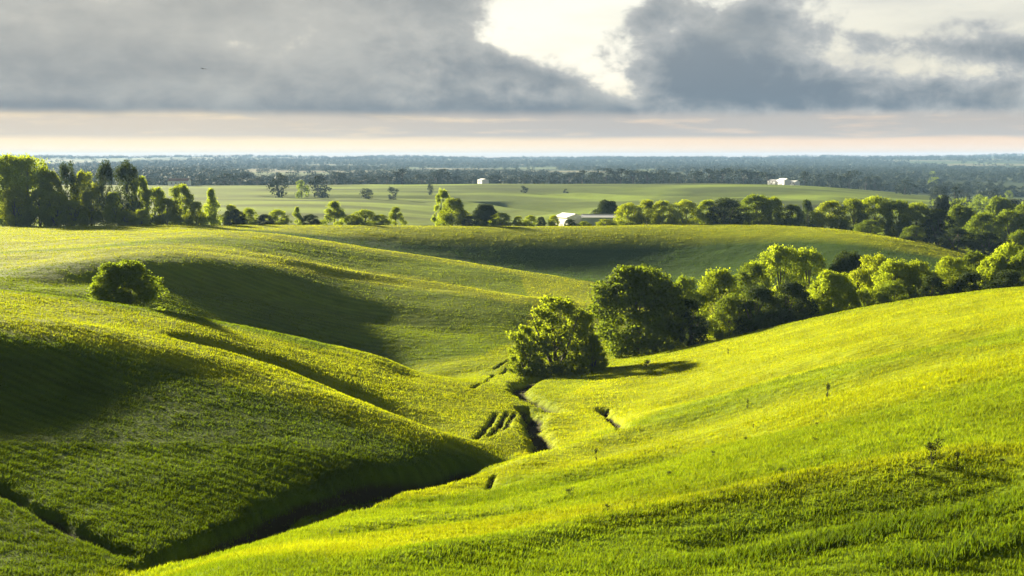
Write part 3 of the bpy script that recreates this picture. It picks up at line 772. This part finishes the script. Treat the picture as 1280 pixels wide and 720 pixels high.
# ------------------------------------------------------------------ the far-off woods, one mass to the skyline
def woods():
    rg = np.random.default_rng(91); N = 30000
    ph = rg.uniform(-.55, .55, N); r = np.exp(rg.uniform(math.log(1480), math.log(7600), N))
    x = r*np.sin(ph); y = r*np.cos(ph)
    m = 1.2*fbm(x/520, y/1500, 101, 3)+.2*fbm(x/110, y/300, 107, 2)+np.clip((r-3500)/5000, 0, .45)-.10*(r < 3000)+.16*(x > 300)*(r < 3000)
    # hedges along field edges
    hedge = (np.abs((y/330) % 1-.5) > .47) | (np.abs(((x/230+.35*fbm(x/500, y/500, 77, 1))) % 1-.5) > .475)
    keep = (m > .10) | (hedge & (rg.random(N) < .55))
    x, y, r = x[keep], y[keep], r[keep]; n = len(x)
    z = ground(x, y); h = rg.uniform(5.5, 11, n)*(1+np.clip((r-2500)/9000, 0, .7)); wdt = h*rg.uniform(1.0, 2.3, n)
    per = 56
    th = rg.uniform(0, 6.283, (n, per)); u = rg.uniform(-.5, 1, (n, per)); q = np.sqrt(np.maximum(0, 1-u*u))*rg.uniform(.75, 1.05, (n, per))
    C = np.stack([x[:, None]+.5*wdt[:, None]*q*np.cos(th), y[:, None]+.5*wdt[:, None]*q*np.sin(th), z[:, None]+h[:, None]*(.42+.55*u*rg.uniform(.8, 1.05, (n, per)))], -1).reshape(-1, 3)
    Nn = np.stack([q*np.cos(th), q*np.sin(th), u+.2], -1).reshape(-1, 3)+rg.normal(size=(n*per, 3))*.15
    sz = np.repeat(h*.26, per)
    V, Fq = leaf_quads(C, Nn, 1.0, rg)
    cen = V.reshape(-1, 4, 3); V = (C[:, None, :]+(cen-C[:, None, :])*sz[:, None, None]).reshape(-1, 3)
    return np_mesh('woods', V, Fq, [LEAF['far']])
obj('distant_woodland', woods(), label='hazy blue-grey woods and hedges covering the plain to the skyline', cat='woodland', kind='stuff')

# ------------------------------------------------------------------ buildings
WALL = mat_plain('white_wall', (.80, .80, .79), .8, .08, .4); WALLB = mat_plain('blue_grey_wall', (.36, .43, .56), .7, .15, .5)
ROOFW = mat_plain('pale_roof', (.70, .71, .72), .5, .06, .6); ROOFR = mat_plain('tile_roof', (.30, .17, .11), .85, .2, 1.0); ROOFG = mat_plain('slate_roof', (.16, .16, .17), .7, .2, 1.0)
DARKP = mat_plain('window_pane', (.03, .035, .04), .15, .1, 1); DOORM = mat_plain('door_wood', (.12, .10, .09), .7, .2, 2); TRIM = mat_plain('trim', (.5, .5, .5), .6, .1, 2)
def box(x0, x1, y0, y1, z0, z1, V, Fq):
    o = len(V); V += [(x0,y0,z0),(x1,y0,z0),(x1,y1,z0),(x0,y1,z0),(x0,y0,z1),(x1,y0,z1),(x1,y1,z1),(x0,y1,z1)]
    Fq += [(o,o+3,o+2,o+1),(o+4,o+5,o+6,o+7),(o,o+1,o+5,o+4),(o+1,o+2,o+6,o+5),(o+2,o+3,o+7,o+6),(o+3,o,o+4,o+7)]
def boxm(name, *b, mat): 
    V, Fq = [], []
    for q in b: box(*q, V, Fq)
    return np_mesh(name, V, Fq, [mat])
def building(name, px, r, L, W, Hw, Hr, rz, wallm, roofm, label, cat, wins, doors, sink=0):
    x, y, z = place(px, r); t = obj(name, None, loc=(x, y, z-sink), rot=(0, 0, R(rz)), label=label, cat=cat)
    V, Fq = [], []; box(-L/2, L/2, -W/2, W/2, -2, Hw, V, Fq); me = bpy.data.meshes.new('wall')
    o = len(V); V += [(-L/2, -W/2, Hw), (-L/2, W/2, Hw), (-L/2, 0, Hw+Hr), (L/2, -W/2, Hw), (L/2, W/2, Hw), (L/2, 0, Hw+Hr)]
    me.from_pydata(V, [], Fq+[(o, o+2, o+1), (o+3, o+4, o+5), (o, o+3, o+5, o+2), (o+1, o+2, o+5, o+4)]); me.materials.append(wallm); obj('wall', me, t)
    # pitched roof with thickness and overhang
    e = .35; th_ = .16; rz0 = Hw-e*Hr/(W/2)
    A = [(-L/2-e, -W/2-e, rz0), (-L/2-e, 0, Hw+Hr), (-L/2-e, W/2+e, rz0)]; V = []
    for xx in (-L/2-e, L/2+e):
        V += [(xx, a[1], a[2]+.03) for a in A]+[(xx, a[1], a[2]+.03+th_) for a in A]
    me = bpy.data.meshes.new('roof')
    me.from_pydata(V, [], [(0,1,7,6),(1,2,8,7),(3,9,10,4),(4,10,11,5),(0,3,4,1),(1,4,5,2),(6,7,10,9),(7,8,11,10),(0,6,9,3),(2,5,11,8)]); me.materials.append(roofm); rf = obj('roof', me, t)
    obj('ridge_cap', boxm('ridge_cap', (-L/2-e, L/2+e, -.18, .18, Hw+Hr+.08, Hw+Hr+.30), mat=TRIM), rf)
    for wx, wz, ww, wh in wins:
        wn = obj('window', boxm('window', (wx-ww/2, wx+ww/2, -W/2-.05, -W/2-.003, wz-wh/2, wz+wh/2), mat=TRIM), t)
        obj('pane', boxm('pane', (wx-ww/2+.1, wx+ww/2-.1, -W/2-.075, -W/2-.052, wz-wh/2+.1, wz+wh/2-.1), mat=DARKP), wn)
    for dx, dw, dh in doors:
        obj('door', boxm('door', (dx-dw/2, dx+dw/2, -W/2-.07, -W/2-.003, 0, dh), mat=DOORM), t)
    return t
building('white_shed', 711, 430, 9, 5.5, 4.5, .9, -66, WALL, ROOFW, 'small white-walled gabled shed, left one of the two behind the crest bushes', 'shed', [(-2.6,1.9,1.2,1.1),(2.6,1.9,1.2,1.1)], [(0,1.8,2.4)])
building('white_shed', 749, 426, 10.5, 8, 4.0, .7, -4, WALLB, ROOFW, 'long low blue-grey shed with a white roof', 'shed', [(-3,1.6,1.6,1.0),(0,1.6,1.6,1.0),(3,1.6,1.6,1.0)], [(4.6,1.1,2.0)])
building('white_farmhouse', 966, 1330, 12, 6, 3.6, 1.2, -66, WALL, ROOFG, 'left white farmhouse in the cluster at the far field edge', 'house', [(-2.5,2.8,1.2,1.4),(2.5,2.8,1.2,1.4)], [(0,1.2,2.2)])
building('white_farmhouse', 978, 1318, 14, 6.5, 4.4, 1.5, -72, WALL, ROOFW, 'tallest white house with a pale roof, middle of the cluster at the far field edge', 'house', [(-3,3,1.3,1.4),(0,3,1.3,1.4),(3,3,1.3,1.4)], [(1.5,1.2,2.2)])
building('white_farmhouse', 990, 1325, 13, 6, 3.4, 1.0, -64, WALL, ROOFW, 'long low white building at the right of the cluster at the far field edge', 'house', [(-4,2,1.6,1.2),(0,2,1.6,1.2),(4,2,1.6,1.2)], [(6,1.2,2.2)])
building('white_barn', 604, 1310, 11, 7, 3.6, 1.0, -66, WALL, ROOFW, 'single white barn in the dark tree row near the middle', 'barn', [(-3,2.2,1.4,1.2),(3,2.2,1.4,1.2)], [(0,2.4,3.0)])
building('pale_farmhouse', 226, 1300, 19, 9, 4.4, 2.2, -5, WALL, ROOFR, 'long pale farmhouse with a brownish roof beyond the end of the left wood', 'house', [(-6,2.4,1.4,1.3),(-2,2.4,1.4,1.3),(3,2.4,1.4,1.3),(6.5,2.4,1.4,1.3)], [(.5,1.2,2.2)])
building('pale_farmhouse', 318, 1560, 12, 8, 4.2, 2.4, 12, WALL, ROOFR, 'small pale house half hidden behind the dark tree row on the left', 'house', [(-3,2.4,1.4,1.3),(3,2.4,1.4,1.3)], [(0,1.2,2.2)])

# ------------------------------------------------------------------ bird
def bird():
    az_, s = pix(254, 86); r = 150; c = Vector((r*math.sin(az_), r*math.cos(az_), CAMZ+s*r))
    m = mat_plain('dark_plumage', (.03, .03, .035), .8, .2, 8)
    t = obj('flying_bird', None, loc=c, rot=(R(8), R(-12), R(70)), label='tiny dark bird gliding before the grey cloud bank on the left', cat='bird')
    bm_v = []; f = []; prof = [(-.17,.004),(-.12,.02),(-.04,.034),(.05,.034),(.10,.024),(.13,.026),(.16,.018),(.19,.003)]
    for x_, q in prof:
        for s_ in range(8): a = s_*math.pi/4; bm_v.append((x_, q*math.cos(a), q*.9*math.sin(a)))
    for k in range(len(prof)-1):
        for s_ in range(8): f.append((k*8+s_, k*8+(s_+1) % 8, k*8+8+(s_+1) % 8, k*8+8+s_))
    b = obj('body', np_mesh('body', bm_v, f, [m], smooth=True), t)
    for sg in (-1, 1):
        top = [(.07,.02,.01),(.09,.16,.05),(.05,.30,.05),(-.03,.42,.02),(-.05,.30,.045),(-.05,.16,.045),(-.06,.02,.01)]
        V = [(a, b_*sg, c_) for a, b_, c_ in top]+[(a, b_*sg, c_-.008) for a, b_, c_ in top]; n = len(top)
        F_ = [tuple(range(n)), tuple(range(2*n-1, n-1, -1))]+[(i, (i+1) % n, n+(i+1) % n, n+i) for i in range(n)]
        me = bpy.data.meshes.new('wing'); me.from_pydata(V, [], F_); me.materials.append(m); obj('wing', me, t)
    V = [(-.15,.012,0),(-.26,.05,0),(-.25,0,0),(-.26,-.05,0),(-.15,-.012,0)]; V += [(a, b_, -.006) for a, b_, _ in V]
    me = bpy.data.meshes.new('tail'); me.from_pydata(V, [], [(0,1,2,3,4),(9,8,7,6,5)]+[(i, (i+1) % 5, 5+(i+1) % 5, 5+i) for i in range(5)]); me.materials.append(m); obj('tail', me, t)
bird()

# ------------------------------------------------------------------ grass
GRASS = mat_leafy('grass_blade', None, .5, attr='crop', rnd=.28, tcol=(1.5, 1.35, .6))
def grass(N, ra, rb, blades, hgt, wid, seed, tall=False, power=1.0, xr=None):
    rg = np.random.default_rng(seed)
    ph = rg.uniform(-.47, .47, N); r = ra+(rb-ra)*rg.uniform(0, 1, N)**power
    x = r*np.sin(ph); y = r*np.cos(ph)
    return x, y, r, rg
def blades_mesh(name, x, y, blades, hgt, wid, rg, hvar=None, spread=.16, dark=1.0):
    z, soil = ground(x, y, True); keep = rg.random(len(x)) > soil*1.4
    x, y, z = x[keep], y[keep], z[keep]; hv = np.ones(len(x)) if hvar is None else hvar[keep]
    wd0 = wid if np.isscalar(wid) else wid[keep]
    n = len(x); X = np.repeat(x, blades)+rg.normal(0, spread, n*blades); Y = np.repeat(y, blades)+rg.normal(0, spread, n*blades)
    Z = ground(X, Y)-.02
    h = np.repeat(hgt*hv, blades)*rg.uniform(.55, 1.25, n*blades); a = rg.uniform(0, 6.283, n*blades)
    wv = (np.repeat(wd0, blades) if not np.isscalar(wd0) else wd0)*rg.uniform(.7, 1.3, n*blades)
    lx = h*rg.normal(0, .28, n*blades)+h*.10; ly = h*rg.normal(0, .28, n*blades)
    ca, sa = np.cos(a)*wv/2, np.sin(a)*wv/2
    b0 = np.stack([X-ca, Y-sa, Z], 1); b1 = np.stack([X+ca, Y+sa, Z], 1); tip = np.stack([X+lx, Y+ly, Z+h], 1)
    mid0 = np.stack([X-ca*.8+lx*.35, Y-sa*.8+ly*.35, Z+h*.55], 1); mid1 = np.stack([X+ca*.8+lx*.35, Y+sa*.8+ly*.35, Z+h*.55], 1)
    V = np.stack([b0, b1, mid1, tip, mid0], 1).reshape(-1, 3); m = len(X)
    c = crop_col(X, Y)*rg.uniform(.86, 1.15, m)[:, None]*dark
    c = c*np.stack([rg.uniform(.86, 1.08, m), np.ones(m), np.ones(m)], 1)
    return np_mesh(name, V, np.arange(m*5).reshape(-1, 5), [GRASS], np.clip(np.repeat(c, 5, axis=0), 0, .5))
def clumpy(x, y, r): return np.clip(1+.40*fbm(x/1.6, y/1.1, 131, 3)+.30*fbm(x/7, y/4.5, 133, 2)+.20*rows(x, y), .2, 1.9)
x, y, r, rg_ = grass(150000, 27, 95, 5, .3, .03, 1)
obj('meadow_grass', blades_mesh('meadow_grass', x, y, 5, .17, .020+r*.00025, rg_, clumpy(x, y, r), .14), label='knee-high green crop covering the nearest slopes', cat='grass', kind='stuff')
x, y, r, rg_ = grass(150000, 95, 215, 4, .3, .05, 2)
obj('meadow_grass', blades_mesh('meadow_grass_far', x, y, 4, .13, .015+r*.0004, rg_, clumpy(x, y, r), .22), label='green crop covering the valley sides behind the nearest slopes', cat='grass', kind='stuff')
x, y, r, rg_ = grass(90000, 215, 400, 3, .3, .1, 3)
obj('meadow_grass', blades_mesh('meadow_grass_back', x, y, 3, .12, .02+r*.0005, rg_, clumpy(x, y, r), .35), label='green crop covering the middle and back hills', cat='grass', kind='stuff')
# rank patches, taller and darker than the sown crop
def patch(spots, seed):
    rg = np.random.default_rng(seed); xs = []; ys = []; hv = []
    for px, py, lx, ly, n, h in spots:
        cx, cy_ = project(px, py, base_h); a = rg.normal(size=n)*lx; b = rg.normal(size=n)*ly
        xs.append(cx+a); ys.append(cy_+b+a*.1); hv.append(np.full(n, h)*rg.uniform(.7, 1.2, n))
    return np.concatenate(xs), np.concatenate(ys), np.concatenate(hv), rg
x, y, hv, rg_ = patch([(1040,678,3.0,.7,200,1.0),(1110,662,2.4,.6,130,.9),(1215,690,1.6,.5,90,1.0),(990,690,1.8,.5,70,.9),(900,700,2.6,.5,70,.8),(1190,642,3,.8,50,.6),(580,622,4.5,1.2,260,.8),(540,630,3,.8,120,.8),(640,618,3,.8,120,.8),(1110,572,5,1.2,60,.6),(780,612,3.5,.8,90,.8),(960,596,4,.8,110,.7),(1200,560,5,1.5,60,.5),(1150,600,3.5,1.2,40,.6),(880,640,4,.8,90,.7),(1100,520,5,.8,90,.6),(960,480,6,1,120,.6)], 9)
obj('rank_grass', blades_mesh('rank_grass', x, y, 9, .42, .045, rg_, hv, .16, np.array([.6, .66, .8])), label='taller dark tufts of rank grass scattered over the right hill', cat='grass', kind='stuff')

# ------------------------------------------------------------------ weeds standing in the crop
WEED = mat_leafy('weed_leaf', (.035, .055, .012), .25, (.03, .035, .012)); STEM = mat_plain('weed_stem', (.06, .06, .03), .9, .3, 8)
def weed_mesh(seed, bushy):
    rg = np.random.default_rng(seed); V, Fq = [], []
    stems = []
    for s in range(3 if bushy else 2):
        a = rg.uniform(0, 6.28); e = rg.uniform(.08, .30 if bushy else .14)
        pts = [(0, 0, -.05), (math.cos(a)*e*.4, math.sin(a)*e*.4, .4), (math.cos(a)*e, math.sin(a)*e, rg.uniform(.8, 1.0))]
        v, f = tube(pts, [.018, .012, .004], 5); o = len(V); V += v; Fq += [tuple(i+o for i in q) for q in f]; stems.append(pts)
    st = np_mesh('stem', V, Fq, [STEM]); n = 380 if bushy else 220
    C = []
    for k in range(n):
        p = stems[rg.integers(len(stems))]; t = rg.uniform(.15, 1); q = np.array(p[1])*(1-t)+np.array(p[2])*t if t > .4 else np.array(p[1])*t/.4
        q = q.copy(); q[2] = max(q[2], .08); C.append(q+rg.normal(size=3)*(.11 if bushy else .06)*np.array([1, 1, .5]))
    V, F2 = leaf_quads(np.array(C), rg.normal(size=(n, 3)), .075, rg)
    return st, np_mesh('leaves', V, F2, [WEED])
WP = [weed_mesh(s, s % 2 == 0) for s in range(4)]
WG = 'dark weeds standing above the crop'
for k, (px, py, hp, wp, lb) in enumerate([
 (1165,592,30,20,'tallest dark weed with two tops in the lower right of the crop'),(1196,592,24,14,'dark weed right next to the tallest one'),(1252,582,8,10,'low weed clump near the right border below the bright band'),
 (745,577,18,8,'slim dark weed on the bright ridge right of the gully'),(711,619,9,13,'round dark weed clump mid slope below the gully'),(758,642,10,18,'dark leafy clump on the lower slope near the middle'),
 (1034,499,18,8,'leaning dark weed high on the bright right slope'),(1021,531,7,8,'small weed below the leaning one on the right slope'),(934,515,12,5,'thin stalk on the bright slope left of the leaning weed'),
 (891,572,8,10,'small weed clump in the middle of the right slope'),(931,546,6,7,'tiny weed above the middle weed clump on the right slope'),(976,598,8,14,'leafy clump left of the tallest weeds'),(1018,554,6,8,'tiny weed in the yellow band of the right slope'),
 (910,443,8,5,'tiny upright weed just under the crest of the right hill'),(835,598,7,10,'small tuft left of the middle weed clump'),(942,530,5,6,'speck of a weed under the thin stalk'),(1144,600,12,16,'leafy clump at the left foot of the tallest weed')]):
    x, y = project(px, py, base_h); z = float(ground(np.array([x]), np.array([y]))[0]); r = math.hypot(x, y); h = hp/FPX*r*1.1; wd = wp/FPX*r*1.45
    t = obj('weed', None, loc=(x, y, z), rot=(0, 0, k*1.7), scl=(wd, wd, h), label=lb, cat='weed', group=WG)
    st, lv = WP[k % 4]; obj('stem', st, t); obj('leaves', lv, t)

# ------------------------------------------------------------------ the air
def haze():
    V, Fq = [], []; box(-12300, 12300, -12300, 12300, -60, 68, V, Fq)
    m, t, out = new_mat('haze_air'); v = t.node('ShaderNodeVolumePrincipled')
    v.inputs['Color'].default_value = (.36, .60, 1.0, 1); v.inputs['Density'].default_value = HAZE_D; v.inputs['Anisotropy'].default_value = 0
    t.l.new(v.outputs[0], out.inputs['Volume']); obj('haze', np_mesh('haze', V, Fq, [m]), kind='stuff', label='thin blue evening haze over the valley and the plain', cat='haze')
HAZE_D = 6.2e-5
haze()
